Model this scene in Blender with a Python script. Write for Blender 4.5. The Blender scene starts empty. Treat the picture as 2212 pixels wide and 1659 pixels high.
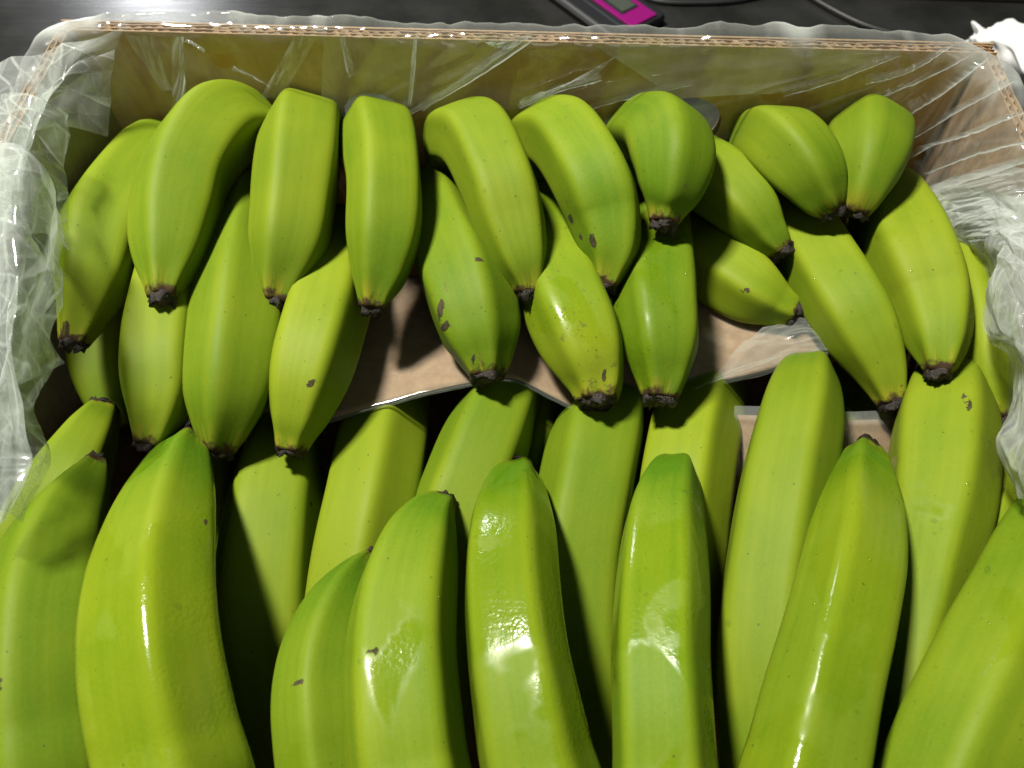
import bpy, bmesh, math, random
import numpy as np
from mathutils import Vector, Matrix

S = bpy.context.scene
C = S.collection
# ------------------------------------------------------------------ camera
PITCH = math.radians(58.5)
FPX, PW, PH = 1703.0, 2212.0, 1659.0
CAM = np.array([0.0, -0.378, 0.509])
cam_d = bpy.data.cameras.new('camera'); cam = bpy.data.objects.new('camera', cam_d); C.objects.link(cam)
cam.location = CAM; cam.rotation_euler = (math.pi/2 - PITCH, 0, 0)
cam_d.sensor_width = 36; cam_d.lens = 36*FPX/PW
cam_d.clip_start = 0.01; cam_d.clip_end = 50
cam_d.dof.use_dof = True; cam_d.dof.focus_distance = 0.36; cam_d.dof.aperture_fstop = 13
S.camera = cam
S.render.resolution_x, S.render.resolution_y = 1024, 768
# ------------------------------------------------------------------ world and lamps (a room with ceiling lamps, plus an added front fill)
w = bpy.data.worlds.new('World'); S.world = w; w.use_nodes = True
w.node_tree.nodes['Background'].inputs[0].default_value = (0.50, 0.95, 0.85, 1)
w.node_tree.nodes['Background'].inputs[1].default_value = 0.034
def area(name, loc, target, sx, sy, power, col=(1, 1, 1)):
    l = bpy.data.lights.new(name, 'AREA'); l.shape = 'RECTANGLE'; l.size = sx; l.size_y = sy; l.energy = power; l.color = col
    o = bpy.data.objects.new(name, l); C.objects.link(o); o.location = loc
    o.rotation_euler = (Vector(target)-Vector(loc)).to_track_quat('-Z', 'Y').to_euler()
    return o
area('ceiling_lamp', (-0.60, 0.22, 1.70), (0, -0.2, 0.18), 0.16, 0.26, 77, (1.0, 0.96, 0.83))
area('front_fill', (0.35, -1.7, 1.45), (0, 0, 0.15), 1.1, 0.8, 4.6, (1.0, 0.98, 0.84))  # soft fill added in front to brighten the back wall
def mirror_lamp(px, py, far):
    u, v = (px-PW/2)/FPX, (PH/2-py)/FPX
    d = Vector((u, v*math.sin(PITCH)+math.cos(PITCH), v*math.cos(PITCH)-math.sin(PITCH))).normalized()
    hit = Vector(CAM)+d*(-CAM[2]/d.z)
    return hit+Vector((d.x, d.y, -d.z))*far, hit
bl, bt = mirror_lamp(330, 5, 2.3)                         # the lamp whose glare lies on the table behind the box
area('back_lamp', bl, bt, 0.22, 0.22, 11, (0.95, 0.97, 1.0))
S.view_settings.view_transform = 'Standard'; S.view_settings.look = 'None'
S.view_settings.exposure = 0.0; S.view_settings.gamma = 1.0
S.cycles.transparent_max_bounces = 32; S.cycles.max_bounces = 10; S.cycles.caustics_reflective = False; S.cycles.caustics_refractive = False
S.cycles.sample_clamp_indirect = 4

# ------------------------------------------------------------------ helpers
sp, cp = math.sin(PITCH), math.cos(PITCH)
def ray(x, y):
    u = (x-PW/2)/FPX; v = (PH/2-y)/FPX
    return np.array([u, v*sp+cp, v*cp-sp])
def P(x, y, z):
    d = ray(x, y); return CAM + d*(z-CAM[2])/d[2]
def depth(x, y, z):
    d = ray(x, y); return (z-CAM[2])/d[2]
def project(v):
    q = np.asarray(v)-CAM
    fw = q[..., 1]*cp - q[..., 2]*sp; up = q[..., 1]*sp + q[..., 2]*cp
    return np.stack([PW/2+FPX*q[..., 0]/fw, PH/2-FPX*up/fw], -1)
def mesh_obj(name, verts, faces, mat, parent=None, smooth=True, origin=None):
    verts = np.asarray(verts, float)
    o0 = np.zeros(3) if origin is None else np.asarray(origin)
    me = bpy.data.meshes.new(name)
    me.from_pydata([tuple(v) for v in (verts-o0)], [], [tuple(int(i) for i in f) for f in faces])
    me.update()
    if smooth: me.polygons.foreach_set('use_smooth', [True]*len(me.polygons))
    if mat: me.materials.append(mat)
    o = bpy.data.objects.new(name, me); C.objects.link(o)
    o.location = o0
    if parent is not None:
        o.parent = parent; o.location = o0 - wloc(parent)
    return o
def wloc(o):
    q = np.zeros(3)
    while o is not None: q += np.array(o.location); o = o.parent
    return q
def grid_mesh(name, G, mat, parent=None, smooth=True, wrap=False, origin=None):
    n, m, _ = G.shape
    i, j = np.meshgrid(np.arange(n-1), np.arange(m if wrap else m-1), indexing='ij')
    j2 = (j+1) % m
    F = np.stack([i*m+j, i*m+j2, (i+1)*m+j2, (i+1)*m+j], -1).reshape(-1, 4)
    return mesh_obj(name, G.reshape(-1, 3), F, mat, parent, smooth, origin)
def thick(name, G, th, mat, parent=None, smooth=True):
    o = grid_mesh(name, G, mat, parent, smooth)
    md = o.modifiers.new('thickness', 'SOLIDIFY'); md.thickness = th; md.offset = 0
    return o
def fattr(o, name, vals):
    a = o.data.attributes.new(name, 'FLOAT', 'POINT'); a.data.foreach_set('value', np.asarray(vals, np.float32).ravel())
def tag(o, label, cat, group=None):
    o['label'] = label; o['category'] = cat
    if group: o['group'] = group
def empty(name, loc):
    o = bpy.data.objects.new(name, None); C.objects.link(o); o.location = loc; o.empty_display_size = 0.02; return o
def crom(A, n):
    """Catmull-Rom through the rows of A, n samples, roughly even in length"""
    A = np.asarray(A, float); k = len(A)
    E = np.vstack([2*A[0]-A[1], A, 2*A[-1]-A[-2]])
    ts = np.linspace(0, k-1, 40*k)
    i = np.minimum(ts.astype(int), k-2); t = (ts-i)[:, None]
    p0, p1, p2, p3 = E[i], E[i+1], E[i+2], E[i+3]
    X = .5*((2*p1)+(-p0+p2)*t+(2*p0-5*p1+4*p2-p3)*t*t+(-p0+3*p1-3*p2+p3)*t**3)
    L = np.concatenate([[0], np.cumsum(np.linalg.norm(np.diff(X[:, :3], axis=0), axis=1))])
    q = np.linspace(0, L[-1], n)
    return np.stack([np.interp(q, L, X[:, c]) for c in range(X.shape[1])], -1)
def smooth1(x, it):
    for _ in range(it):
        y = x.copy(); y[1:-1] = (x[:-2]+2*x[1:-1]+x[2:])/4; x = y
    return x
# value noise and faceted (crumple) noise
def hsh(i, j, s):
    h = np.sin(i*127.1+j*311.7+s*74.7)*43758.5453
    return h-np.floor(h)
def vnoise(u, v, s=0):
    i, j = np.floor(u), np.floor(v); a, b = u-i, v-j
    a = a*a*(3-2*a); b = b*b*(3-2*b)
    return (hsh(i, j, s)*(1-a)+hsh(i+1, j, s)*a)*(1-b)+(hsh(i, j+1, s)*(1-a)+hsh(i+1, j+1, s)*a)*b
def facet(u, v, s=0):
    """piecewise linear noise on a jittered triangle lattice: crumpled sheet with straight creases"""
    u = u+.45*vnoise(u*.9, v*.9, s+3); v = v+.45*vnoise(u*.9+9, v*.9+5, s+4)
    x = u+v*.5773; y = v*1.1547
    i, j = np.floor(x), np.floor(y); a, b = x-i, y-j
    h00, h10, h01, h11 = hsh(i, j, s), hsh(i+1, j, s), hsh(i, j+1, s), hsh(i+1, j+1, s)
    up = h11+(1-a)*(h01-h11)+(1-b)*(h10-h11)
    lo = h00+a*(h10-h00)+b*(h01-h00)
    return np.where(a+b > 1, up, lo)-.5

# ------------------------------------------------------------------ materials
def new_mat(name):
    m = bpy.data.materials.new(name); m.use_nodes = True; nt = m.node_tree
    return m, nt, nt.nodes['Principled BSDF'], nt.nodes['Material Output']
class NT:
    def __init__(s, nt): s.nt = nt
    def n(s, t, **kw):
        x = s.nt.nodes.new(t)
        for k, v in kw.items(): setattr(x, k, v)
        return x
    def link(s, a, b): s.nt.links.new(a, b)
    def inp(s, sock, v):
        if hasattr(v, 'is_output') or hasattr(v, 'links'): s.link(v, sock)
        else: sock.default_value = v
    def math(s, op, a, b=0.0, c=0.0, clamp=False):
        x = s.n('ShaderNodeMath', operation=op, use_clamp=clamp)
        for i, q in enumerate((a, b, c)): s.inp(x.inputs[i], q)
        return x.outputs[0]
    def ss(s, v, lo, hi):
        x = s.n('ShaderNodeMapRange', interpolation_type='SMOOTHSTEP')
        s.inp(x.inputs[0], v); s.inp(x.inputs[1], lo); s.inp(x.inputs[2], hi); return x.outputs[0]
    def mix(s, f, a, b, mode='MIX'):
        x = s.n('ShaderNodeMix', data_type='RGBA', blend_type=mode)
        s.inp(x.inputs[0], f); s.inp(x.inputs[6], a); s.inp(x.inputs[7], b); return x.outputs[2]
    def attr(s, name, typ='GEOMETRY'):
        return s.n('ShaderNodeAttribute', attribute_name=name, attribute_type=typ).outputs['Fac']
    def noise(s, vec, scale, detail=3, rough=.5, w=None, dist=0.0):
        x = s.n('ShaderNodeTexNoise', noise_dimensions='4D' if w is not None else '3D')
        if vec is not None: s.link(vec, x.inputs['Vector'])
        if w is not None: s.inp(x.inputs['W'], w)
        x.inputs['Scale'].default_value = scale; x.inputs['Detail'].default_value = detail
        x.inputs['Roughness'].default_value = rough; x.inputs['Distortion'].default_value = dist
        return x.outputs['Fac']
    def bump(s, h, strength, dist, nrm=None):
        x = s.n('ShaderNodeBump'); s.link(h, x.inputs['Height']); s.inp(x.inputs['Strength'], strength); x.inputs['Distance'].default_value = dist
        if nrm is not None: s.link(nrm, x.inputs['Normal'])
        return x.outputs[0]

def peel_material():
    m, nt, bs, out = new_mat('banana_peel'); k = NT(nt)
    tc = k.n('ShaderNodeTexCoord').outputs['Object']
    oi = k.n('ShaderNodeObjectInfo').outputs['Random']; wseed = k.math('MULTIPLY', oi, 37.0)
    along = k.attr('along'); ridge = k.attr('ridge'); scar = k.attr('scar')
    wet = k.attr('wet', 'OBJECT'); green = k.attr('green', 'OBJECT'); fre = k.attr('freckle', 'OBJECT')
    cmb = k.n('ShaderNodeCombineXYZ'); k.link(k.math('MULTIPLY', along, 0.5), cmb.inputs[0]); k.link(k.attr('around'), cmb.inputs[1]); k.link(k.attr('around2'), cmb.inputs[2])
    streak = k.noise(cmb.outputs[0], 5.0, 4, .6, wseed)             # streaks running along the fruit
    blotch = k.noise(tc, 22.0, 3, .5, wseed)
    # green amount: ends and patches greener, ridges yellower
    tipg = k.ss(along, 0.72, 0.97)
    g = k.math('ADD', k.math('MULTIPLY', k.math('SUBTRACT', streak, .5), 0.65), k.math('MULTIPLY', k.math('SUBTRACT', blotch, .5), 1.0))
    g = k.math('ADD', g, green)
    g = k.math('ADD', g, k.math('MULTIPLY', tipg, k.math('MULTIPLY', k.attr('tipgreen', 'OBJECT'), 1.6)))
    g = k.math('SUBTRACT', g, k.math('MULTIPLY', ridge, .14), clamp=True)
    col = k.mix(g, (0.158, 0.208, 0.0088, 1), (0.048, 0.122, 0.0022, 1))
    fine = k.noise(tc, 700.0, 2, .6)
    col = k.mix(k.math('MULTIPLY', k.ss(fine, .35, .75), .10), col, (.19, .25, .035, 1))
    col = k.mix(1.0, col, k.mix(oi, (.86, .88, .86, 1), (1.08, 1.05, 1.0, 1)), 'MULTIPLY')
    # wet film patches with wandering edges
    wn = k.noise(tc, 24.0, 3, .5, k.math('ADD', wseed, 11.0), .6)
    th = k.math('SUBTRACT', .80, k.math('MULTIPLY', wet, .42))
    wm = k.ss(wn, th, k.math('ADD', th, .075))
    col = k.mix(k.math('MULTIPLY', wm, .13), col, k.mix(1.0, col, (.72, .80, .42, 1), 'MULTIPLY'))
    # freckles: tiny dark points
    vo = k.n('ShaderNodeTexVoronoi', feature='F1'); vo.inputs['Scale'].default_value = 520; k.link(tc, vo.inputs['Vector'])
    sel = k.n('ShaderNodeSeparateColor'); k.link(vo.outputs['Color'], sel.inputs[0])
    on = k.math('LESS_THAN', sel.outputs[0], fre)
    dot = k.math('MULTIPLY', k.math('SUBTRACT', 1.0, k.ss(vo.outputs['Distance'], k.math('MULTIPLY', sel.outputs[1], .06), k.math('MULTIPLY_ADD', k.math('POWER', sel.outputs[1], 3.0), .26, .15))), on)
    col = k.mix(k.math('MULTIPLY', dot, .8), col, (.035, .045, .010, 1))
    # faint scratches
    mp = k.n('ShaderNodeMapping'); k.link(tc, mp.inputs[0]); mp.inputs['Rotation'].default_value = (.4, .3, .9); mp.inputs['Scale'].default_value = (260, 36, 90)
    sc2 = k.ss(k.noise(mp.outputs[0], 1.0, 3, .65, wseed), .73, .80)
    col = k.mix(k.math('MULTIPLY', sc2, k.math('MULTIPLY_ADD', fre, 2.0, .22, clamp=True)), col, (.16, .15, .03, 1))
    # scars and scabs
    sn = k.noise(tc, 420.0, 4, .65)
    sm = k.ss(k.math('ADD', scar, k.math('MULTIPLY', k.math('SUBTRACT', sn, .5), 1.5)), .50, .62)
    sm = k.math('MULTIPLY', sm, k.ss(scar, .02, .12))
    col = k.mix(k.math('MULTIPLY', sm, .93), col, k.mix(k.ss(sn, .35, .65), (.011, .007, .006, 1), (.052, .038, .026, 1)))
    # yellow-brown blush toward the blossom end
    by = k.math('MULTIPLY', k.math('MULTIPLY', k.ss(along, .93, 1.0), k.ss(streak, .46, .58)), .55)
    col = k.mix(by, col, (.30, .23, .02, 1))
    rimn = k.noise(tc, 260.0, 3, .6)
    rimm = k.ss(k.math('ADD', along, k.math('MULTIPLY', k.math('SUBTRACT', rimn, .5), .07)), .972, .998)
    col = k.mix(k.math('MULTIPLY', rimm, k.math('SUBTRACT', 1.0, k.attr('noend', 'OBJECT'))), col, (.040, .022, .012, 1))
    sfm = k.ss(k.noise(tc, 95.0, 4, .7, k.math('ADD', wseed, 5.0)), k.math('MULTIPLY_ADD', fre, -.55, .735), k.math('MULTIPLY_ADD', fre, -.55, .78))
    col = k.mix(k.math('MULTIPLY', sfm, .55), col, (.085, .075, .022, 1))
    k.link(col, bs.inputs['Base Color'])
    rough = k.math('MULTIPLY_ADD', wm, -.42, .58)
    k.link(k.math('MULTIPLY_ADD', sm, .3, rough), bs.inputs['Roughness'])
    bs.inputs['IOR'].default_value = 1.42
    k.link(k.math('MULTIPLY_ADD', wm, .28, .19), bs.inputs['Specular IOR Level'])
    b1 = k.bump(k.noise(tc, 700.0, 3, .6), .05, .0010)
    b2 = k.bump(k.noise(tc, 90.0, 2, .5), .05, .003, b1)
    b3 = k.bump(k.noise(tc, 560.0, 2, .5), k.math('MULTIPLY', wm, k.math('MULTIPLY_ADD', k.ss(k.noise(tc, 60.0, 2), .42, .6), .11, .04)), .0014, b2)
    b4 = k.bump(sm, .35, .0006, b3)
    b5 = k.bump(wm, .08, .0005, b4)
    k.link(b5, bs.inputs['Normal'])
    return m
def tip_material():
    m, nt, bs, out = new_mat('dried_blossom_end'); k = NT(nt)
    tc = k.n('ShaderNodeTexCoord').outputs['Object']
    core = k.attr('core'); n = k.noise(tc, 600.0, 4, .7)
    col = k.mix(k.ss(n, .35, .7), (.004, .003, .003, 1), (.030, .018, .013, 1))
    col = k.mix(k.math('MULTIPLY', core, k.ss(n, .3, .6)), col, (.085, .045, .027, 1))
    k.link(col, bs.inputs['Base Color'])
    k.link(k.math('MULTIPLY_ADD', k.attr('wet', 'OBJECT'), -.45, .72), bs.inputs['Roughness'])
    k.link(k.bump(n, .9, .0015), bs.inputs['Normal'])
    return m
def film_material(name, tint=(.72, .77, .77)):
    m, nt, bs, out = new_mat(name); k = NT(nt); nt.nodes.remove(bs)
    tc = k.n('ShaderNodeTexCoord').outputs['Object']
    haze = k.attr('haze', 'OBJECT'); loc = k.attr('veil')
    fac = k.n('ShaderNodeLayerWeight'); fac.inputs[0].default_value = .5
    cosv = k.math('MAXIMUM', k.math('SUBTRACT', 1.0, fac.outputs['Facing']), .25)
    h = k.math('MULTIPLY', haze, k.math('MULTIPLY_ADD', k.noise(tc, 40.0, 3, .6), 1.0, .5))
    h = k.math('ADD', h, loc, clamp=True)
    a = k.math('SUBTRACT', 1.0, k.math('POWER', k.math('SUBTRACT', 1.0, h), k.math('DIVIDE', 1.0, cosv)), clamp=True)
    tr = k.n('ShaderNodeBsdfTransparent'); tr.inputs[0].default_value = (.985, .99, .985, 1)
    di = k.n('ShaderNodeBsdfDiffuse'); di.inputs[0].default_value = (*tint, 1)
    tl = k.n('ShaderNodeBsdfTranslucent'); tl.inputs[0].default_value = (*tint, 1)
    mx = k.n('ShaderNodeMixShader'); mx.inputs[0].default_value = .5; k.link(di.outputs[0], mx.inputs[1]); k.link(tl.outputs[0], mx.inputs[2])
    m1 = k.n('ShaderNodeMixShader'); k.link(a, m1.inputs[0]); k.link(tr.outputs[0], m1.inputs[1]); k.link(mx.outputs[0], m1.inputs[2])
    gl = k.n('ShaderNodeBsdfGlossy'); gl.inputs['Roughness'].default_value = .10
    bp = k.bump(k.noise(tc, 260.0, 2, .5), .05, .0010); k.link(bp, gl.inputs['Normal'])
    lw = k.n('ShaderNodeLayerWeight'); lw.inputs[0].default_value = .5; k.link(bp, lw.inputs['Normal'])
    frv = k.math('MULTIPLY_ADD', k.math('POWER', lw.outputs['Facing'], 4.0), .40, .075, clamp=True)
    m2 = k.n('ShaderNodeMixShader'); k.link(frv, m2.inputs[0]); k.link(m1.outputs[0], m2.inputs[1]); k.link(gl.outputs[0], m2.inputs[2])
    tr2 = k.n('ShaderNodeBsdfTransparent')
    m3 = k.n('ShaderNodeMixShader'); k.link(k.attr('hole'), m3.inputs[0]); k.link(m2.outputs[0], m3.inputs[1]); k.link(tr2.outputs[0], m3.inputs[2])
    k.link(m3.outputs[0], out.inputs[0])
    return m
def kraft_material(name, a, b, rough=.75):
    m, nt, bs, out = new_mat(name); k = NT(nt)
    tc = k.n('ShaderNodeTexCoord').outputs['Object']
    mp = k.n('ShaderNodeMapping'); k.link(tc, mp.inputs[0]); mp.inputs['Scale'].default_value = (1, 1, .12)
    f = k.noise(tc, 160.0, 4, .65); f2 = k.noise(mp.outputs[0], 320.0, 2, .5); big = k.noise(tc, 9.0, 3, .5)
    col = k.mix(k.ss(f, .3, .7), a, b)
    col = k.mix(k.math('MULTIPLY', k.ss(f2, .4, .7), .25), col, (b[0]*1.3, b[1]*1.3, b[2]*1.25, 1))
    col = k.mix(k.math('MULTIPLY', k.ss(big, .4, .65), .3), col, a)
    k.link(col, bs.inputs['Base Color']); bs.inputs['Roughness'].default_value = rough
    k.link(k.bump(f, .15, .0008), bs.inputs['Normal'])
    return m
def plain(name, col, rough, metal=0.0, noise=None, bump=0.0):
    m, nt, bs, out = new_mat(name); k = NT(nt)
    tc = k.n('ShaderNodeTexCoord').outputs['Object']
    n = k.noise(tc, noise or 200.0, 3, .6)
    k.link(k.mix(k.math('MULTIPLY', n, .5), (*col, 1), tuple(c*.6 for c in col)+(1,)), bs.inputs['Base Color'])
    bs.inputs['Roughness'].default_value = rough; bs.inputs['Metallic'].default_value = metal
    if bump: k.link(k.bump(n, bump, .001), bs.inputs['Normal'])
    return m
def table_material():
    m, nt, bs, out = new_mat('brushed_dark_steel'); k = NT(nt)
    tc = k.n('ShaderNodeTexCoord').outputs['Object']
    mp = k.n('ShaderNodeMapping'); k.link(tc, mp.inputs[0]); mp.inputs['Scale'].default_value = (6, 300, 1)
    n = k.noise(mp.outputs[0], 1.0, 4, .6); n2 = k.noise(tc, 14.0, 4, .6)
    k.link(k.mix(k.ss(n2, .3, .7), (.016, .016, .015, 1), (.034, .034, .034, 1)), bs.inputs['Base Color'])
    bs.inputs['Metallic'].default_value = .35
    k.link(k.math('MULTIPLY_ADD', n, .16, .20), bs.inputs['Roughness'])
    k.link(k.bump(n, .12, .0005), bs.inputs['Normal'])
    return m
def drop_material():
    m, nt, bs, out = new_mat('water'); k = NT(nt); nt.nodes.remove(bs)
    tr = k.n('ShaderNodeBsdfTransparent'); tr.inputs[0].default_value = (.96, .98, .92, 1)
    gl = k.n('ShaderNodeBsdfGlossy'); gl.inputs['Roughness'].default_value = .04
    lw = k.n('ShaderNodeLayerWeight'); lw.inputs[0].default_value = .5
    mx = k.n('ShaderNodeMixShader'); k.link(k.math('MULTIPLY_ADD', k.math('POWER', lw.outputs['Facing'], 4.0), .5, .05, clamp=True), mx.inputs[0])
    k.link(tr.outputs[0], mx.inputs[1]); k.link(gl.outputs[0], mx.inputs[2]); k.link(mx.outputs[0], out.inputs[0])
    return m
M_PEEL, M_TIP, M_WATER = peel_material(), tip_material(), drop_material()
M_FILM = film_material('clear_film')
M_KWALL = kraft_material('kraft_bounce_tint', (.50, .285, .055, 1), (.60, .36, .085, 1))  # back wall kraft yellowed and brightened in place of bounced light
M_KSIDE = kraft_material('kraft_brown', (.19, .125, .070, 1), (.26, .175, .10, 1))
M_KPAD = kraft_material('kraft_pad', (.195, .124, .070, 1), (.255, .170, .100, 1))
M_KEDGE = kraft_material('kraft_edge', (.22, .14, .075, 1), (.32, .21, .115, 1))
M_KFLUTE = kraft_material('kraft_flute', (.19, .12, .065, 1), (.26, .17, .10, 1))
M_TABLE = table_material()

# ------------------------------------------------------------------ table
def box_bm(bm, lo, hi, mtx=None):
    r = bmesh.ops.create_cube(bm, size=1.0)
    for v in r['verts']:
        v.co = Vector([lo[i]+(v.co[i]+.5)*(hi[i]-lo[i]) for i in range(3)])
        if mtx is not None: v.co = mtx @ v.co
    return r['verts']
def bm_obj(name, bm, mat, parent=None, smooth=False, bevel=0.0):
    if bevel: bmesh.ops.bevel(bm, geom=list(bm.edges), offset=bevel, segments=2, affect='EDGES', profile=.6)
    bmesh.ops.recalc_face_normals(bm, faces=bm.faces)
    me = bpy.data.meshes.new(name); bm.to_mesh(me); bm.free()
    if smooth: me.polygons.foreach_set('use_smooth', [True]*len(me.polygons))
    me.materials.append(mat); o = bpy.data.objects.new(name, me); C.objects.link(o)
    if parent is not None: o.parent = parent
    return o
bm = bmesh.new(); box_bm(bm, (-2.2, -1.6, -.04), (2.2, 1.05, 0)); t = bm_obj('table_top', bm, M_TABLE, bevel=.004); t['kind'] = 'structure'
bm = bmesh.new(); box_bm(bm, (-6, -6, -.92), (6, 6, -.86)); t = bm_obj('floor', bm, plain('dark_floor', (.05, .05, .05), .6)); t['kind'] = 'structure'

# ------------------------------------------------------------------ cardboard box
RIM = .24
BL, BR = P(150, 64, RIM), P(2125, 114, RIM)
EX = (BR-BL); LX = np.linalg.norm(EX); EX /= LX
EY = np.array([EX[1], -EX[0], 0.0])                      # from the back wall toward the camera
EZ = np.array([0, 0, 1.0]); LY = .405; TH = .0075
def B(s, d, h): return BL*np.array([1, 1, 0]) + EX*s + EY*d + EZ*h
def wallpx(x, y, off=0.0):
    """where the sight line meets the plane off metres in front of the back wall"""
    d = ray(x, y); t = ((B(0, off, 0)-CAM)@EY)/(d@EY); return CAM+d*t
def sh(q): r = q-B(0, 0, 0); return r@EX, r[2]
MB = Matrix(((EX[0], EY[0], 0, BL[0]), (EX[1], EY[1], 0, BL[1]), (0, 0, 1, 0), (0, 0, 0, 1)))
box = empty('cardboard_box', B(LX/2, LY/2, 0)); tag(box, 'open brown corrugated cardboard box lined with clear plastic and packed with bananas', 'box')
MBi = Matrix.Translation(-box.location)
def boxpart(name, lo, hi, mat, parent=box):
    bm = bmesh.new(); box_bm(bm, lo, hi, MBi @ MB); o = bm_obj(name, bm, mat, parent)
    return o
def liner_with_holes(name, d0, d1, holes, mat, parent):
    """sheet of board between d0 and d1 with round hand holes cut through"""
    bm = bmesh.new(); rings = []
    for d in (d0, d1):
        es = []
        def loop(pts):
            vs = [bm.verts.new(MBi @ MB @ Vector((a, d, b))) for a, b in pts]
            e = [bm.edges.new((vs[i], vs[(i+1) % len(vs)])) for i in range(len(vs))]; es.extend(e); return vs
        vv = [loop([(-TH, .012), (LX+TH, .012), (LX+TH, RIM), (-TH, RIM)])]
        for (s, h, r) in holes: vv.append(loop([(s+r*math.cos(a), h+r*math.sin(a)) for a in np.linspace(0, 2*math.pi, 48, endpoint=False)]))
        bmesh.ops.triangle_fill(bm, use_beauty=True, use_dissolve=False, edges=es); rings.append(vv)
    for a, b in zip(*rings):
        for i in range(len(a)):
            j = (i+1) % len(a); bm.faces.new((a[i], a[j], b[j], b[i]))
    return bm_obj(name, bm, mat, parent)
hs = [sh(wallpx(812, 262)), sh(wallpx(1482, 272))]
HOLES = [(s, h, .0205) for s, h in hs]
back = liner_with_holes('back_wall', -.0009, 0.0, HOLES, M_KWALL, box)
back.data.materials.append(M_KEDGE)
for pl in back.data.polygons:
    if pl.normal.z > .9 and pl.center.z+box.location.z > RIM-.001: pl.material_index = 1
def fluting(name, side, parent):
    """two waves of fluting and two more liners, open at the rim"""
    if side == 'back': f = lambda a, b, h: B(a, -b, h); L0, L1 = -TH, LX+TH
    elif side == 'right': f = lambda a, b, h: B(LX+b, a, h); L0, L1 = .0, LY
    else: f = lambda a, b, h: B(-b, a, h); L0, L1 = .0, LY
    for lo, hi, per in ((.0010, .0036, .0066), (.0046, .0066, .0060)):
        n = int((L1-L0)/per*8); a = np.linspace(L0+.001, L1-.001, n)
        rs = np.random.RandomState(int(lo*1e5)+len(side)); 
        b = (lo+hi)/2+(hi-lo)/2*np.sin(2*math.pi*a/per+1.2*np.sin(a*37))
        rim = RIM-.0006-.0012*vnoise(a*160, a*0, 3)
        G = np.array([[f(x, y, r) for x, y, r in zip(a, b, rim)], [f(x, y, RIM-.03) for x, y in zip(a, b)]])
        o = thick(name, G, .0006, M_KFLUTE, parent)
    for b0, b1 in ((.0038, .0044), (.0068, .0075)):
        low = RIM-.028 if b0 < .005 or side == 'back' else .012
        a = np.linspace(L0, L1, 160); dz = .0010*vnoise(a*120, a*0, 7)
        G = np.array([[f(x, b0, low) for x in a], [f(x, b0, RIM-.0002-r) for x, r in zip(a, dz)], [f(x, b1, RIM-.0002-r) for x, r in zip(a, dz)], [f(x, b1, low) for x in a]])
        grid_mesh('liner', G, M_KEDGE, parent, smooth=False)
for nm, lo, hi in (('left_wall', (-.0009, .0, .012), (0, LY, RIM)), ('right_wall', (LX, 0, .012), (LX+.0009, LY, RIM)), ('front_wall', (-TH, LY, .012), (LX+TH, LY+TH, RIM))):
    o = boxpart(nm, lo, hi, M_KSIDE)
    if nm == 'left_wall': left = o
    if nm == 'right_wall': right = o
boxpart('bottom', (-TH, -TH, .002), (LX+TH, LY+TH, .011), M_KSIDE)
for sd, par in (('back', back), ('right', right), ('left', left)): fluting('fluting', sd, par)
outer = liner_with_holes('outer_liner', -.0090, -.0077, HOLES, M_KSIDE, box)

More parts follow.
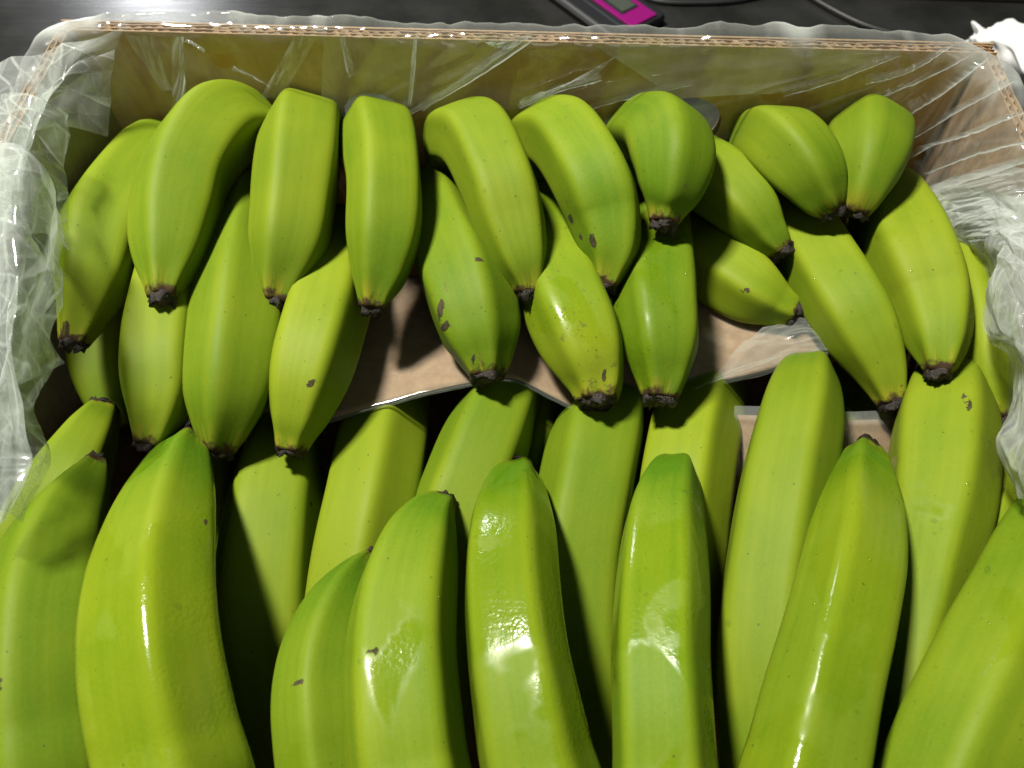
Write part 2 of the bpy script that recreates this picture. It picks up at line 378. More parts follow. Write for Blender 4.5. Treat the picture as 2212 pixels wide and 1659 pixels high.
# ------------------------------------------------------------------ bananas
GROUP = 'green bananas packed in the box'
NU, NV = 60, 110
def banana(label, pts, ridge=0.0, wet=.3, green=.35, tip=True, tipgreen=.15, freckle=.05, scars=(), drops=0, seed=0, sharp=11, tipcol=None):
    """pts: x, y, height, half width along the centre line, stalk end first, blossom end last"""
    rng = np.random.RandomState(seed+5)
    K = []
    for x, y, z, hw in pts:
        q = P(x, y, z); K.append([*q, hw*depth(x, y, z)/FPX])
    K = np.array(K)
    X = crom(K, NV); Q, R = X[:, :3], X[:, 3]
    for c in range(3): Q[:, c] = smooth1(Q[:, c], 4)
    R = smooth1(R, 3)
    T = np.gradient(Q, axis=0); T /= np.linalg.norm(T, axis=1)[:, None]
    mid = NV//2
    N = np.zeros_like(Q)
    v = CAM-Q[mid]; v = v-T[mid]*(v@T[mid]); N[mid] = v/np.linalg.norm(v)
    for rngi, st in ((range(mid+1, NV), -1), (range(mid-1, -1, -1), 1)):
        for i in rngi:
            v = N[i+st]-T[i]*(N[i+st]@T[i]); N[i] = v/np.linalg.norm(v)
    Bn = np.cross(T, N)
    right_sign = 1.0 if (np.array([1, 0, 0])@Bn[mid]) > 0 else -1.0
    th_r = right_sign*math.asin(max(-.95, min(.95, ridge)))
    cents = th_r+math.pi/5+np.arange(5)*2*math.pi/5+rng.uniform(-.07, .07, 5)*np.array([0, 1, 1, 1, 0])
    dist = 1.0+rng.uniform(-.03, .03, 5)
    th = np.linspace(0, 2*math.pi, NU, endpoint=False)
    al = np.linspace(0, 1, NV)
    tw = rng.uniform(-.10, .10)
    sections = []; rid = np.zeros((NV, NU))
    for i in range(NV):
        t = al[i]; pw = sharp*(1-.35*abs(2*t-1)**2)*(.62+.38*min(1, t/.32))
        c = np.maximum(np.cos(th[:, None]-(cents+tw*(t-.5))[None, :]), 0)/dist[None, :]
        r = (c**pw).sum(1)**(-1/pw)
        r = r/r.mean()
        rid[i] = np.clip((r-1)/.06, 0, 1)
        if t > .9: r = 1+(r-1)*(1+.8*(t-.9)/.1)
        wob = 1+.010*np.sin(th*2+t*5+seed)+.008*np.sin(th*3-t*9+seed*2)+.006*np.sin(t*21+seed)
        sections.append(Q[i]+(N[i][None, :]*np.cos(th)[:, None]+Bn[i][None, :]*np.sin(th)[:, None])*(R[i]*1.01*r*wob)[:, None])
    G = np.array(sections)
    o0 = Q[mid]
    V = np.concatenate([G.reshape(-1, 3), [Q[0]-T[0]*R[0]*.3], [Q[-1]]])
    i, j = np.meshgrid(np.arange(NV-1), np.arange(NU), indexing='ij'); j2 = (j+1) % NU
    F = np.stack([i*NU+j, i*NU+j2, (i+1)*NU+j2, (i+1)*NU+j], -1).reshape(-1, 4).tolist()
    for jj in range(NU):
        F.append([jj, NV*NU, (jj+1) % NU]); F.append([(NV-1)*NU+jj, (NV-1)*NU+(jj+1) % NU, NV*NU+1])
    o = mesh_obj('banana', V, F, M_PEEL, None, True, o0)
    bm = bmesh.new(); bm.from_mesh(o.data); bmesh.ops.recalc_face_normals(bm, faces=bm.faces); bm.to_mesh(o.data); bm.free()
    A = np.repeat(al, NU); fattr(o, 'along', np.concatenate([A, [0, 1]]))
    tt = np.tile(th, NV); fattr(o, 'around', np.concatenate([np.cos(tt), [0, 0]])); fattr(o, 'around2', np.concatenate([np.sin(tt), [0, 0]]))
    fattr(o, 'ridge', np.concatenate([rid.ravel(), [0, 0]]))
    px = project(V); sc = np.zeros(len(V))
    nor = np.zeros((len(V), 3)); o.data.vertices.foreach_get('normal', tmp := np.zeros(len(V)*3)); nor = tmp.reshape(-1, 3)
    face = ((CAM-V)*nor).sum(1) > 0
    for (x, y, rx, ry, an) in scars:
        a = math.radians(an); dx, dy = px[:, 0]-x, px[:, 1]-y
        e = np.hypot((dx*math.cos(a)+dy*math.sin(a))/rx, (-dx*math.sin(a)+dy*math.cos(a))/ry)
        sc = np.maximum(sc, np.clip(1.5-e, 0, 1)*face)
    fattr(o, 'scar', sc)
    tag(o, label, 'banana', GROUP)
    o['noend'] = 0.0 if tip else 1.0; o['wet'] = float(wet); o['green'] = float(green); o['tipgreen'] = float(tipgreen); o['freckle'] = float(freckle)
    # dried blossom end
    if tip:
        r0 = R[-1]; n = 26; ths = np.linspace(0, 2*math.pi, n, endpoint=False)
        prof = [(-.0010, .97), (.0002, .98), (.0014, .97), (.0026, .91), (.0034, .82), (.0030, .66), (.0018, .52), (.0022, .40), (.0034, .30), (.0037, .12)]
        rings, core = [], []
        r0 *= rng.uniform(.88, 1.06); lz = rng.uniform(.5, 1.15)
        prof = [(a*lz if a > 0 else a, q) for a, q in prof]
        jag = rng.uniform(-1, 1, (len(prof), n)); lob = rng.uniform(0, 6.28, 4)
        e = Q[-1]; Te, Ne, Be = T[-1], N[-1], Bn[-1]
        for q, (dz, rr) in enumerate(prof):
            ed = 1+.09*np.sin(3*ths+lob[0])+.07*np.sin(5*ths+lob[1])+.10*jag[q]*(1 if q else .3)
            zz = dz+(.0012*np.sin(2*ths+lob[2])+.0011*jag[q]+.0008*np.sin(7*ths+lob[3]))*(1 if 1 < q < 6 else .35)*min(1, max(0, q-.5))
            rings.append(e+Te*zz[:, None]+(Ne*np.cos(ths)[:, None]+Be*np.sin(ths)[:, None])*(r0*rr*ed)[:, None])
            core += [1.0 if q >= 7 else 0.0]*n
        G2 = np.array(rings)
        V2 = np.concatenate([G2.reshape(-1, 3), [e+Te*.0038*lz]])
        i, j = np.meshgrid(np.arange(len(prof)-1), np.arange(n), indexing='ij'); j2 = (j+1) % n
        F2 = np.stack([i*n+j, i*n+j2, (i+1)*n+j2, (i+1)*n+j], -1).reshape(-1, 4).tolist()
        for jj in range(n): F2.append([(len(prof)-1)*n+jj, (len(prof)-1)*n+(jj+1) % n, len(prof)*n])
        b = mesh_obj('blossom_end', V2, F2, M_TIP, o, True, e)
        bm = bmesh.new(); bm.from_mesh(b.data); bmesh.ops.recalc_face_normals(bm, faces=bm.faces); bm.to_mesh(b.data); bm.free()
        fattr(b, 'core', core+[1.0]); b['wet'] = float(wet)
    # standing water drops
    if drops:
        idx = np.where(face & (nor[:, 2] > .15) & (px[:, 1] < 1720) & (px[:, 1] > 0) & (px[:, 0] > -20) & (px[:, 0] < 2230) & (np.arange(len(V)) < NV*NU-3*NU))[0]
        vs, fs = [], []
        for _ in range(drops):
            kx = idx[rng.randint(len(idx))]; c, nn = V[kx], nor[kx]
            r = .0004+.0011*rng.rand()**2.5
            t1 = np.cross(nn, [.3, .2, 1]); t1 /= np.linalg.norm(t1); t2 = np.cross(nn, t1)
            c = c+t1*rng.uniform(-.001, .001)+t2*rng.uniform(-.001, .001)
            b0 = len(vs); el = rng.uniform(.8, 1.3)
            for kk, (rr, hh) in enumerate(((1, -.25), (.97, .12), (.75, .38), (.4, .52))):
                for a in np.linspace(0, 2*math.pi, 9, endpoint=False):
                    vs.append(c+(t1*math.cos(a)*el+t2*math.sin(a))*r*rr+nn*r*hh)
            vs.append(c+nn*r*.56)
            for kk in range(3):
                for a in range(9): fs.append([b0+kk*9+a, b0+kk*9+(a+1) % 9, b0+(kk+1)*9+(a+1) % 9, b0+(kk+1)*9+a])
            for a in range(9): fs.append([b0+27+a, b0+27+(a+1) % 9, b0+36])
        d = mesh_obj('water_drops', vs, fs, M_WATER, o, True, o0); d['kind'] = 'stuff'
    return o

BAN = []
def b(label, pts, **kw): BAN.append((label, pts, kw))
# --- top row against the back wall
b('leftmost banana of the back row, leaning against the crumpled film, yellowing toward its tip',
  [(380,330,.150,52),(335,335,.178,70),(275,410,.192,84),(225,500,.198,90),(205,590,.196,78),(178,680,.190,48),(157,742,.186,27)], ridge=.30, wet=.05, green=.38, scars=((212,476,7,4,60),(140,715,10,26,10)), tipgreen=-.2)
b('tall arched dry banana, second in the back row, highest hump at the left',
  [(578,400,.130,48),(578,340,.165,60),(540,280,.196,75),(468,280,.212,88),(407,360,.215,89),(380,460,.211,88),(365,550,.210,71),(354,612,.210,40),(350,643,.209,27)], ridge=.32, wet=.02, green=.30)
b('straight dry upright banana with two ridges, between the tall arched one and the hand hole',
  [(672,340,.125,52),(668,292,.165,68),(656,278,.200,80),(648,340,.213,84),(636,440,.211,83),(624,530,.206,77),(603,610,.200,48),(594,655,.197,28)], ridge=-.52, wet=.02, green=.26)
b('dry banana standing in front of the left round hand hole',
  [(790,345,.135,52),(802,305,.170,66),(818,292,.200,78),(834,380,.214,79),(832,500,.209,79),(820,590,.202,60),(809,640,.198,36),(806,666,.195,28)], ridge=-.22, wet=.03, green=.28)
b('banana with a bright wet foam patch, in the middle of the back row',
  [(992,405,.135,48),(972,345,.165,54),(984,294,.195,66),(1034,302,.213,80),(1080,395,.217,80),(1104,480,.210,77),(1128,560,.204,57),(1141,608,.199,34),(1143,630,.196,28)], ridge=-.10, wet=.50, green=.40, freckle=.09, drops=14)
b('bent banana with black scratches near its tip, right of the foam patched banana',
  [(1172,400,.135,46),(1150,342,.167,52),(1163,292,.196,62),(1222,300,.214,78),(1280,388,.219,85),(1308,470,.211,78),(1320,545,.205,60),(1312,595,.200,34),(1306,618,.197,26)], ridge=-.05, wet=.12, green=.36, freckle=.16, scars=((1281,520,8,18,-20),(1233,472,5,12,-20),(1255,512,4,7,-30)))
b('short stubby banana pointing at the viewer with a grey shaggy blossom end',
  [(1388,395,.135,48),(1362,335,.166,56),(1380,286,.196,68),(1434,294,.215,85),(1456,345,.222,90),(1452,410,.218,71),(1441,455,.212,44),(1434,484,.209,31)], ridge=.02, wet=.10, green=.50, freckle=.20, sharp=8)
b('small curved banana squeezed under the right end of the back row, its tip pointing right',
  [(1480,340,.160,56),(1545,385,.187,72),(1610,440,.194,68),(1660,505,.190,44),(1688,540,.186,27)], ridge=-.05, wet=.08, green=.32)
b('left one of the pair of bananas with joined black tips, with a sharp ridge',
  [(1615,345,.150,46),(1632,305,.185,56),(1685,308,.212,78),(1742,365,.216,77),(1778,425,.211,52),(1797,456,.207,29)], ridge=-.42, wet=.06, green=.30, drops=3)
b('right one of the pair of bananas with joined black tips, nearest the right corner',
  [(1856,350,.125,54),(1864,328,.155,64),(1874,306,.188,76),(1881,300,.208,84),(1880,345,.217,78),(1864,415,.213,51),(1847,460,.206,31)], ridge=-.15, wet=.08, green=.40, drops=3, sharp=7)
# --- right side
b('long banana slanting under the joined tips, wet, yellow at its tip',
  [(1680,410,.145,58),(1733,500,.170,74),(1815,635,.182,80),(1862,715,.180,76),(1900,790,.174,56),(1920,845,.169,36),(1928,870,.167,28)], ridge=-.30, wet=.35, green=.28, drops=10, tipgreen=-.1, scars=((1947,832,4,4,0),))
b('broad wet banana at the right with a bright highlight near its black tip',
  [(1895,410,.150,60),(1930,470,.180,84),(1975,560,.193,90),(2010,650,.192,84),(2027,730,.194,63),(2030,780,.193,40),(2027,805,.191,27)], ridge=-.25, wet=.45, green=.32, drops=12)
b('brightly lit yellow green banana tucked behind the crumpled film at the right',
  [(2030,450,.155,52),(2085,560,.172,70),(2118,680,.178,74),(2134,800,.176,62),(2150,875,.172,36),(2155,906,.170,25)], ridge=.05, wet=.1, green=.05)
# --- second row, below the back row
b('shaded banana at the far left under the row, beside the white film',
  [(290,540,.135,64),(240,670,.143,74),(222,780,.143,70),(235,870,.138,48),(262,930,.130,26)], ridge=.1, wet=.05, green=.35)
b('yellowest banana of the second row, with one bright lit facet',
  [(400,500,.155,66),(368,630,.184,78),(347,755,.190,83),(345,855,.187,72),(332,930,.182,46),(322,962,.180,32)], ridge=.30, wet=.08, green=.08, drops=2)
b('big dull banana of the second row, third from the left, with a flat black end',
  [(568,370,.150,66),(548,470,.175,80),(525,610,.188,92),(507,745,.190,96),(494,850,.186,88),(482,925,.180,60),(474,974,.175,35)], ridge=-.35, wet=.05, green=.34, freckle=.06)
b('speckled banana of the second row touching the left edge of the kraft pad',
  [(748,500,.150,64),(722,610,.178,84),(690,720,.187,90),(664,815,.186,85),(646,893,.181,64),(634,942,.176,42),(628,972,.173,33)], ridge=.30, wet=.12, green=.25, freckle=.09, scars=((672,828,9,11,60),), drops=4)
b('banana with a grey brown scar, lying on the kraft pad left of centre',
  [(938,430,.155,72),(962,495,.177,84),(1010,620,.189,94),(1035,712,.187,84),(1048,775,.183,56),(1052,813,.180,36)], ridge=.42, wet=.18, green=.36, freckle=.18, scars=((952,668,7,26,4),(962,705,9,15,30),(1033,560,13,5,20),(1022,775,4,12,10)), drops=2)
b('wet speckled banana with a shiny black open tip, in the centre of the box',
  [(1160,460,.150,72),(1187,550,.174,85),(1226,655,.187,92),(1263,745,.187,88),(1286,820,.182,62),(1290,866,.179,42)], ridge=-.35, wet=.65, green=.52, freckle=.22, drops=18, scars=((1305,812,6,15,0),), tipgreen=-.3)
b('wet green banana with glossy glints, right of the central speckled banana',
  [(1432,470,.150,60),(1424,560,.178,76),(1419,650,.190,88),(1428,735,.190,82),(1429,808,.185,57),(1425,860,.181,36)], ridge=-.45, wet=.70, green=.48, freckle=.11, drops=20)
b('half shaded banana with a star shaped scab, above the torn film and kraft pad',
  [(1480,510,.135,62),(1552,572,.160,80),(1625,628,.167,72),(1682,662,.167,46),(1713,678,.166,33)], ridge=-.15, wet=.05, green=.30, scars=((1612,628,12,5,5),))
# --- bananas seen between the rows
b('little dark banana end peeping out between two big fruits at the lower left', [(490,1250,.095,56),(482,1120,.105,54),(480,1030,.108,50),(482,970,.105,36)], wet=.1, green=.4, tip=False, seed=3)
b('banana lying in deep shadow, right of the big wet left one', [(625,1720,.105,96),(598,1600,.118,106),(572,1450,.133,112),(570,1300,.142,112),(583,1150,.146,107),(600,1030,.141,95),(622,940,.127,70)], ridge=.50, wet=.3, green=.2, scars=((602,1065,5,4,0),(672,1090,2,6,0)), tip=False, drops=4)
b('straight pale yellow green banana below the left end of the kraft pad', [(735,1640,.125,95),(748,1420,.138,99),(775,1220,.148,98),(802,1080,.150,96),(825,960,.138,92),(848,865,.110,78),(868,810,.085,60)], ridge=.02, wet=.12, green=.12, tip=False, drops=3)
b('leaning banana whose rounded top touches the scarred banana tip', [(915,1640,.125,95),(925,1430,.138,98),(955,1210,.147,100),(1008,1060,.152,100),(1062,920,.150,90),(1112,826,.136,60)], ridge=.55, wet=.08, green=.28, tip=False)
b('dark sliver of banana between the leaning one and the broad central one', [(1120,1250,.105,60),(1140,1110,.118,62),(1164,980,.120,62),(1182,870,.115,50)], wet=.1, green=.5, tip=False)
b('broad two toned banana below the shiny black open tip', [(1268,1720,.120,92),(1252,1520,.136,98),(1240,1360,.146,101),(1246,1200,.150,104),(1268,1070,.152,104),(1294,945,.148,98),(1325,855,.132,74)], ridge=-.45, wet=.15, green=.32, tip=False, drops=6)
b('banana under the right part of the kraft pad, its top shaded by the pad', [(1450,1540,.125,90),(1456,1320,.138,95),(1466,1150,.148,95),(1482,1010,.152,94),(1506,890,.139,89),(1528,815,.112,72),(1540,770,.090,56)], ridge=.30, wet=.2, green=.22, tip=False, drops=4)
b('long round topped banana right of the narrow kraft strip', [(1660,1720,.155,104),(1655,1560,.165,104),(1652,1440,.171,105),(1662,1300,.176,105),(1682,1150,.180,102),(1706,1000,.181,96),(1726,900,.177,88),(1740,832,.166,70),(1750,805,.150,48)], ridge=.35, wet=.30, green=.30, tip=False, drops=14)
b('pale banana behind the short strip of wrapped kraft board', [(1910,1050,.095,76),(1900,960,.112,80),(1888,870,.120,78),(1850,795,.112,60)], wet=.1, green=.22, tip=False)
b('wet banana with a dark bruise near its top and water drops lower down', [(1868,1720,.168,66),(1928,1520,.178,78),(1974,1350,.183,87),(2006,1200,.182,94),(2030,1070,.180,101),(2040,950,.175,103),(2050,860,.168,86),(2060,806,.152,54)], ridge=.40, wet=.55, green=.26, tip=False, drops=30, scars=((2089,868,8,24,-15),))
b('slim banana behind the bruised one, along the right edge below the film', [(1945,1640,.152,52),(2030,1460,.166,62),(2098,1300,.168,68),(2156,1150,.166,76),(2182,1020,.138,78),(2195,935,.120,52)], ridge=-.2, wet=.3, green=.30, tip=False, drops=8)
# --- front hand, tips up
b('dull banana end behind the front left one, half under the crumpled film', [(20,1300,.140,92),(85,1150,.152,94),(140,1040,.157,82),(182,960,.154,62),(212,905,.148,42),(222,886,.146,32)], ridge=.35, wet=.05, green=.40)
b('front banana at the left edge of the picture, with a brown scab at the edge', [(98,1720,.195,128),(84,1560,.203,126),(80,1430,.206,122),(95,1290,.203,116),(128,1160,.194,96),(170,1075,.184,66),(196,1025,.178,40),(206,1002,.175,27)], ridge=-.42, wet=.30, green=.40, drops=8, scars=((2,1480,9,20,0),))
b('big wet banana with a long white highlight, second from the left in front', [(400,1740,.200,150),(365,1600,.209,145),(334,1440,.213,139),(328,1300,.211,131),(342,1190,.204,118),(366,1080,.193,94),(390,995,.182,62),(408,955,.175,38)], ridge=-.04, wet=.85, green=.38, drops=10, scars=((440,1120,5,16,-15),(245,1385,3,4,30),(233,1520,3,7,0)), tipgreen=.35)
b('slim front banana with a purple brown scab, half behind a fatter one', [(715,1740,.180,98),(695,1600,.190,98),(688,1490,.191,94),(703,1390,.188,86),(735,1300,.183,68),(772,1232,.176,36),(798,1200,.171,16)], ridge=-.25, wet=.35, green=.40, scars=((645,1478,17,6,-15),), tipgreen=.35)
b('front banana with a small black spot and a thin highlight above it', [(895,1740,.196,132),(880,1640,.202,130),(870,1540,.204,127),(864,1410,.203,121),(876,1285,.198,111),(903,1180,.190,88),(936,1110,.181,52),(962,1086,.175,26)], ridge=.56, wet=.42, green=.44, drops=8, scars=((812,1410,9,11,20),(793,1402,8,2,35)), tipgreen=.36)
b('front centre banana with the large white sparkling highlight', [(1180,1740,.198,130),(1155,1640,.205,126),(1134,1530,.208,120),(1112,1400,.207,113),(1100,1260,.201,106),(1102,1140,.192,94),(1110,1060,.176,68),(1118,1024,.162,40)], ridge=.42, wet=1.0, green=.44, drops=14, tipgreen=.36)
b('upright front banana with round water drops, right of the sparkling centre one', [(1436,1740,.198,114),(1432,1640,.205,112),(1427,1530,.208,109),(1422,1400,.206,105),(1427,1240,.199,100),(1433,1125,.190,86),(1450,1042,.174,62),(1460,1008,.160,38)], ridge=.52, wet=.80, green=.44, drops=26, tipgreen=.36)
b('long leaning front banana with a black nub at its green tip', [(1722,1740,.200,128),(1748,1640,.206,125),(1778,1500,.209,118),(1816,1350,.209,112),(1846,1205,.203,104),(1856,1095,.194,88),(1863,1010,.183,58),(1870,976,.175,34)], ridge=-.20, wet=.75, green=.44, drops=12, tipgreen=.36)
b('fat diagonal banana filling the lower right corner of the picture', [(2020,1800,.196,130),(2074,1640,.206,133),(2146,1480,.207,129),(2212,1320,.202,115),(2255,1180,.192,90),(2282,1085,.182,56)], ridge=.02, wet=.45, green=.40, drops=22, tip=False)
FRONT = [q[0] for q in BAN].index('front banana at the left edge of the picture, with a brown scab at the edge')
for i, (lab, pts, kw) in enumerate(BAN):
    if i >= FRONT:
        pts = [(a, b_, c, d*.955) for a, b_, c, d in pts]
        x, y, z, hw = pts[0]
        pts = [(x, y+30, z-.085, hw*.42), (x, y+50, z-.045, hw*.74)]+pts
    kw = dict(kw); kw.setdefault('seed', i*3+1)
    kw['green'] = kw.get('green', .35)+.10*math.sin(i*2.7)
    banana(lab, pts, **kw)

# ------------------------------------------------------------------ kraft boards between the layers
def colspline(pts, n, key=0):
    """interpolate rows (x, y, z...) along x"""
    A = np.asarray(pts, float); x = np.linspace(A[0, 0], A[-1, 0], n)
    return np.stack([x]+[smooth1(np.interp(x, A[:, 0], A[:, c]), 6) for c in range(1, A.shape[1])], -1)
def sheet_between(e0, e1, n, m, bow=0.0):
    a, c = colspline(e0, n), colspline(e1, n)
    t = np.linspace(0, 1, m)[None, :, None]
    pa = np.array([P(*q) for q in a]); pc = np.array([P(*q) for q in c])
    G = pa[:, None]*(1-t)+pc[:, None]*t
    G[..., 2] += bow*np.sin(np.pi*t[..., 0])
    return G
edge1 = [(380,938,.140),(500,948,.142),(590,940,.146),(752,893,.158),(905,850,.163),(1005,828,.164),(1110,812,.163),(1180,850,.160),(1262,892,.157),(1390,862,.155),(1500,836,.156),(1650,802,.159),(1800,752,.160)]
back1 = [(380,700,.128),(700,610,.130),(1005,590,.135),(1180,600,.135),(1400,600,.135),(1600,600,.138),(1800,590,.138)]
G1 = sheet_between(back1, edge1, 110, 30, .004)
pad = empty('kraft_pad', G1[50, 15]); tag(pad, 'wide brown kraft pad with a wavy front edge, under the second row of bananas', 'kraft pad', 'kraft boards between banana layers')
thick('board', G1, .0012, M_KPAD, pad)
def film_part(name, G, parent, haze, veil=None, hole=None, mat=None):
    o = grid_mesh(name, G, mat or M_FILM, parent, True)
    o['haze'] = float(haze)
    fattr(o, 'veil', np.zeros(G.shape[:2]) if veil is None else veil)
    fattr(o, 'hole', np.zeros(G.shape[:2]) if hole is None else hole)
    return o
def crumple(G, amp, lam, seed, nrm=None, stretch=(1, 1), octs=3):
    """push a sheet about with straight creased facets"""
    dU = np.gradient(G, axis=0); dV = np.gradient(G, axis=1)
    n = np.cross(dU, dV); n /= np.linalg.norm(n, axis=-1)[..., None]+1e-12
    n *= np.sign(n[..., 2].mean())
    for _ in range(6):
        n[1:-1] = (n[:-2]+2*n[1:-1]+n[2:])/4; n[:, 1:-1] = (n[:, :-2]+2*n[:, 1:-1]+n[:, 2:])/4
    n /= np.linalg.norm(n, axis=-1)[..., None]+1e-12
    lu = np.cumsum(np.linalg.norm(dU, axis=-1), axis=0); lv = np.cumsum(np.linalg.norm(dV, axis=-1), axis=1)
    lu = lu.mean(1)[:, None]+0*lu; lv = lv.mean(0)[None, :]+0*lv
    h = 0*lu; a = amp; L = lam
    for o in range(octs):
        ca, sa = math.cos(seed+o*1.3), math.sin(seed+o*1.3)
        u = (lu*stretch[0]*ca+lv*stretch[1]*sa)/L; v = (-lu*stretch[0]*sa+lv*stretch[1]*ca)/L
        h = h+a*facet(u+seed*3.1+20, v+seed*1.7+20, seed+o); a *= .5; L *= .52
    return G+n*h[..., None], h
# film wrapped round the pad, with a lip past its edge
Gf = G1.copy(); Gf[..., 2] += .0016
lip = np.array([q+np.array([0, -.0035, .0006*math.sin(i*.9)]) for i, q in enumerate(Gf[:, -1])])
roll = np.array([q+np.array([0, -.0015, -.0035]) for i, q in enumerate(Gf[:, -1])])
Gf = np.concatenate([Gf, lip[:, None], roll[:, None]], 1)
Gf[..., 2] += .0009*(facet(Gf[..., 0]*55, Gf[..., 1]*40, 4)+.5)
veil = np.zeros(Gf.shape[:2]); veil[:, -2:] = .10
film_part('film_cover', Gf, pad, .05, veil)
# second board, short and tilted
e2a = [(1588,896,.151),(1700,900,.152),(1830,908,.152),(1950,905,.150)]
e2b = [(1555,1290,.118),(1690,1290,.118),(1800,1290,.118),(1925,1290,.116)]
G2 = sheet_between(e2a, e2b, 40, 30)
pad2 = empty('kraft_pad', G2[20, 15]); tag(pad2, 'narrow pinkish kraft strip standing tilted between the long round topped and the bruised banana', 'kraft pad', 'kraft boards between banana layers')
thick('board', G2, .0012, M_KPAD, pad2)
e2c = [(1586,880,.155),(1700,886,.156),(1830,894,.156),(1950,890,.154)]
Gt = sheet_between(e2c, e2b, 60, 50); Gt[..., 2] += .0022
Gt, _ = crumple(Gt, .0035, .030, 5, stretch=(1.6, .7))
veil = np.zeros(Gt.shape[:2]); veil[:, :4] = .16
film_part('film_cover', Gt, pad2, .06, veil)
# torn film over the right of the pad
rows = [[(1500,842,.166),(1560,790,.166),(1610,735,.164),(1655,700,.161)], [(1580,815,.168),(1640,775,.170),(1690,730,.170),(1725,692,.168)], [(1660,795,.169),(1715,760,.172),(1745,735,.173),(1765,705,.170)], [(1800,765,.166),(1806,752,.168),(1800,740,.169),(1792,728,.167)]]
def patch(rows, n, m):
    A = np.array([[P(*q) for q in r] for r in rows])
    X = np.array([crom(A[:, j], n) for j in range(A.shape[1])]).transpose(1, 0, 2)
    return np.array([crom(X[i], m) for i in range(n)])
Gs = patch(rows, 90, 60); Gs, _ = crumple(Gs, .006, .022, 8, stretch=(.6, 1.8))
film_part('film_shred', Gs, pad, .14)

# ------------------------------------------------------------------ the clear plastic liner
liner = empty('plastic_liner', B(LX/2, .02, RIM)); tag(liner, 'clear crinkled plastic liner bag folded over the rim of the cardboard box', 'plastic bag')
# one sheet: outside skirt, over the rim, down the inside, going round three walls
def path(s):
    """centre line of the wall tops, corner-rounded on the inside; returns point, inward normal"""
    rc = .030; segs = [LY-.02-rc, math.pi/2*rc, LX-2*rc, math.pi/2*rc, LY-.02-rc]
    out_p, out_n = [], []
    for q in s:
        a = q
        if a < segs[0]: p, n = (0, LY-.02-a), (1, 0)
        elif a < sum(segs[:2]):
            t = (a-segs[0])/rc; p, n = (rc-rc*math.cos(t), rc-rc*math.sin(t)), (math.cos(t), math.sin(t))
        elif a < sum(segs[:3]): p, n = (rc+a-sum(segs[:2]), 0), (0, 1)
        elif a < sum(segs[:4]):
            t = (a-sum(segs[:3]))/rc; p, n = (LX-rc+rc*math.sin(t), rc-rc*math.cos(t)), (-math.sin(t), math.cos(t))
        else: p, n = (LX, rc+a-sum(segs[:4])), (-1, 0)
        out_p.append(p); out_n.append(n)
    return np.array(out_p), np.array(out_n)
STOT = 2*(LY-.02-.03)+LX-.06+math.pi*.03
ns = 620; s_ = np.linspace(0, STOT, ns); pp, nn = path(s_)
prof = [(-.0140, -.10), (-.0125, -.05), (-.0112, -.015), (-.0104, .000), (-.0088, .0034), (-.005, .0036), (.000, .0030), (.0036, .000), (.0050, -.012), (.0060, -.04), (.008, -.08), (.012, -.14), (.020, -.20)]
prof = crom(np.array([(a, h, 0) for a, h in prof]), 190)[:, :2]
m_ = len(prof)
SS, _ = np.meshgrid(s_, np.arange(m_), indexing='ij')
D = np.repeat(prof[None, :, 0], ns, 0); Hh = np.repeat(prof[None, :, 1], ns, 0)
inside = np.clip((D-.003)/.003, 0, 1); top = np.exp(-((Hh-.003)/.008)**2); outside = np.clip((-D-.012)/.004, 0, 1)
cornerR = LY-.05+LX-.06+math.pi*.03*.75                                    # where the right corner lies along the path
rx, rh = (SS-cornerR), Hh-.010
ang = np.degrees(np.arctan2(-rh, -rx)); rad = np.hypot(rx, rh)
radial = np.clip(1-np.abs(ang-45)/140, 0, 1)*np.clip(rad/.04, 0, 1)*np.clip(1.0-(rad-.33)/.1, 0, 1)
fan = facet(ang*.16, rad*3, 2)*.0060+facet(ang*.38+7, rad*4, 3)*.0036
vert = facet(SS*42, Hh*9, 5)*.0042+facet(SS*95, Hh*24, 6)*.0016+facet(SS*22+Hh*28, Hh*14, 7)*.0040
lw = np.clip((cornerR-.30-SS)/.14+.35, 0, 1)
disp = inside*(fan*radial*(1-.6*lw)+vert*(.30+.55*lw))
disp += top*(facet(SS*150, Hh*120, 8)*.0022+facet(SS*60, Hh*60, 9)*.0030+.0006)
disp += outside*(facet(SS*30, Hh*18, 10)*.010+facet(SS*80, Hh*30, 11)*.003)
rimlift = .0075*np.clip(vnoise(s_*17, s_*0, 5)-.42, 0, 1)+.004*np.clip(facet(s_*60, s_*0, 6), 0, 1)
Hh2 = Hh+rimlift[:, None]*np.exp(-((Hh-.006)/.012)**2)
tx = np.gradient(prof[:, 0]); ty = np.gradient(prof[:, 1]); ln = np.hypot(tx, ty)
nd, nh = -ty/ln, tx/ln                                                   # outward from the board
D2 = D+nd[None, :]*disp; H2 = Hh2+nh[None, :]*disp
D2 = np.where(inside > .5, np.maximum(D2, .0022), D2)
p2 = pp[:, None, :]+nn[:, None, :]*D2[..., None]
Gl = BL[None, None]*np.array([1, 1, 0])+EX*p2[..., :1]+EY*p2[..., 1:]+EZ*(RIM+H2)[..., None]
pxl = project(Gl)
hole = np.zeros(Gl.shape[:2])
for (x, y, rx_, ry_) in ((483,131,25,16),(1984,326,17,21),(1668,206,25,15)):
    e = np.hypot((pxl[..., 0]-x)/rx_, (pxl[..., 1]-y)/ry_); hole = np.maximum(hole, (np.clip((1.06-e)/.12, 0, 1))*(inside > .5))
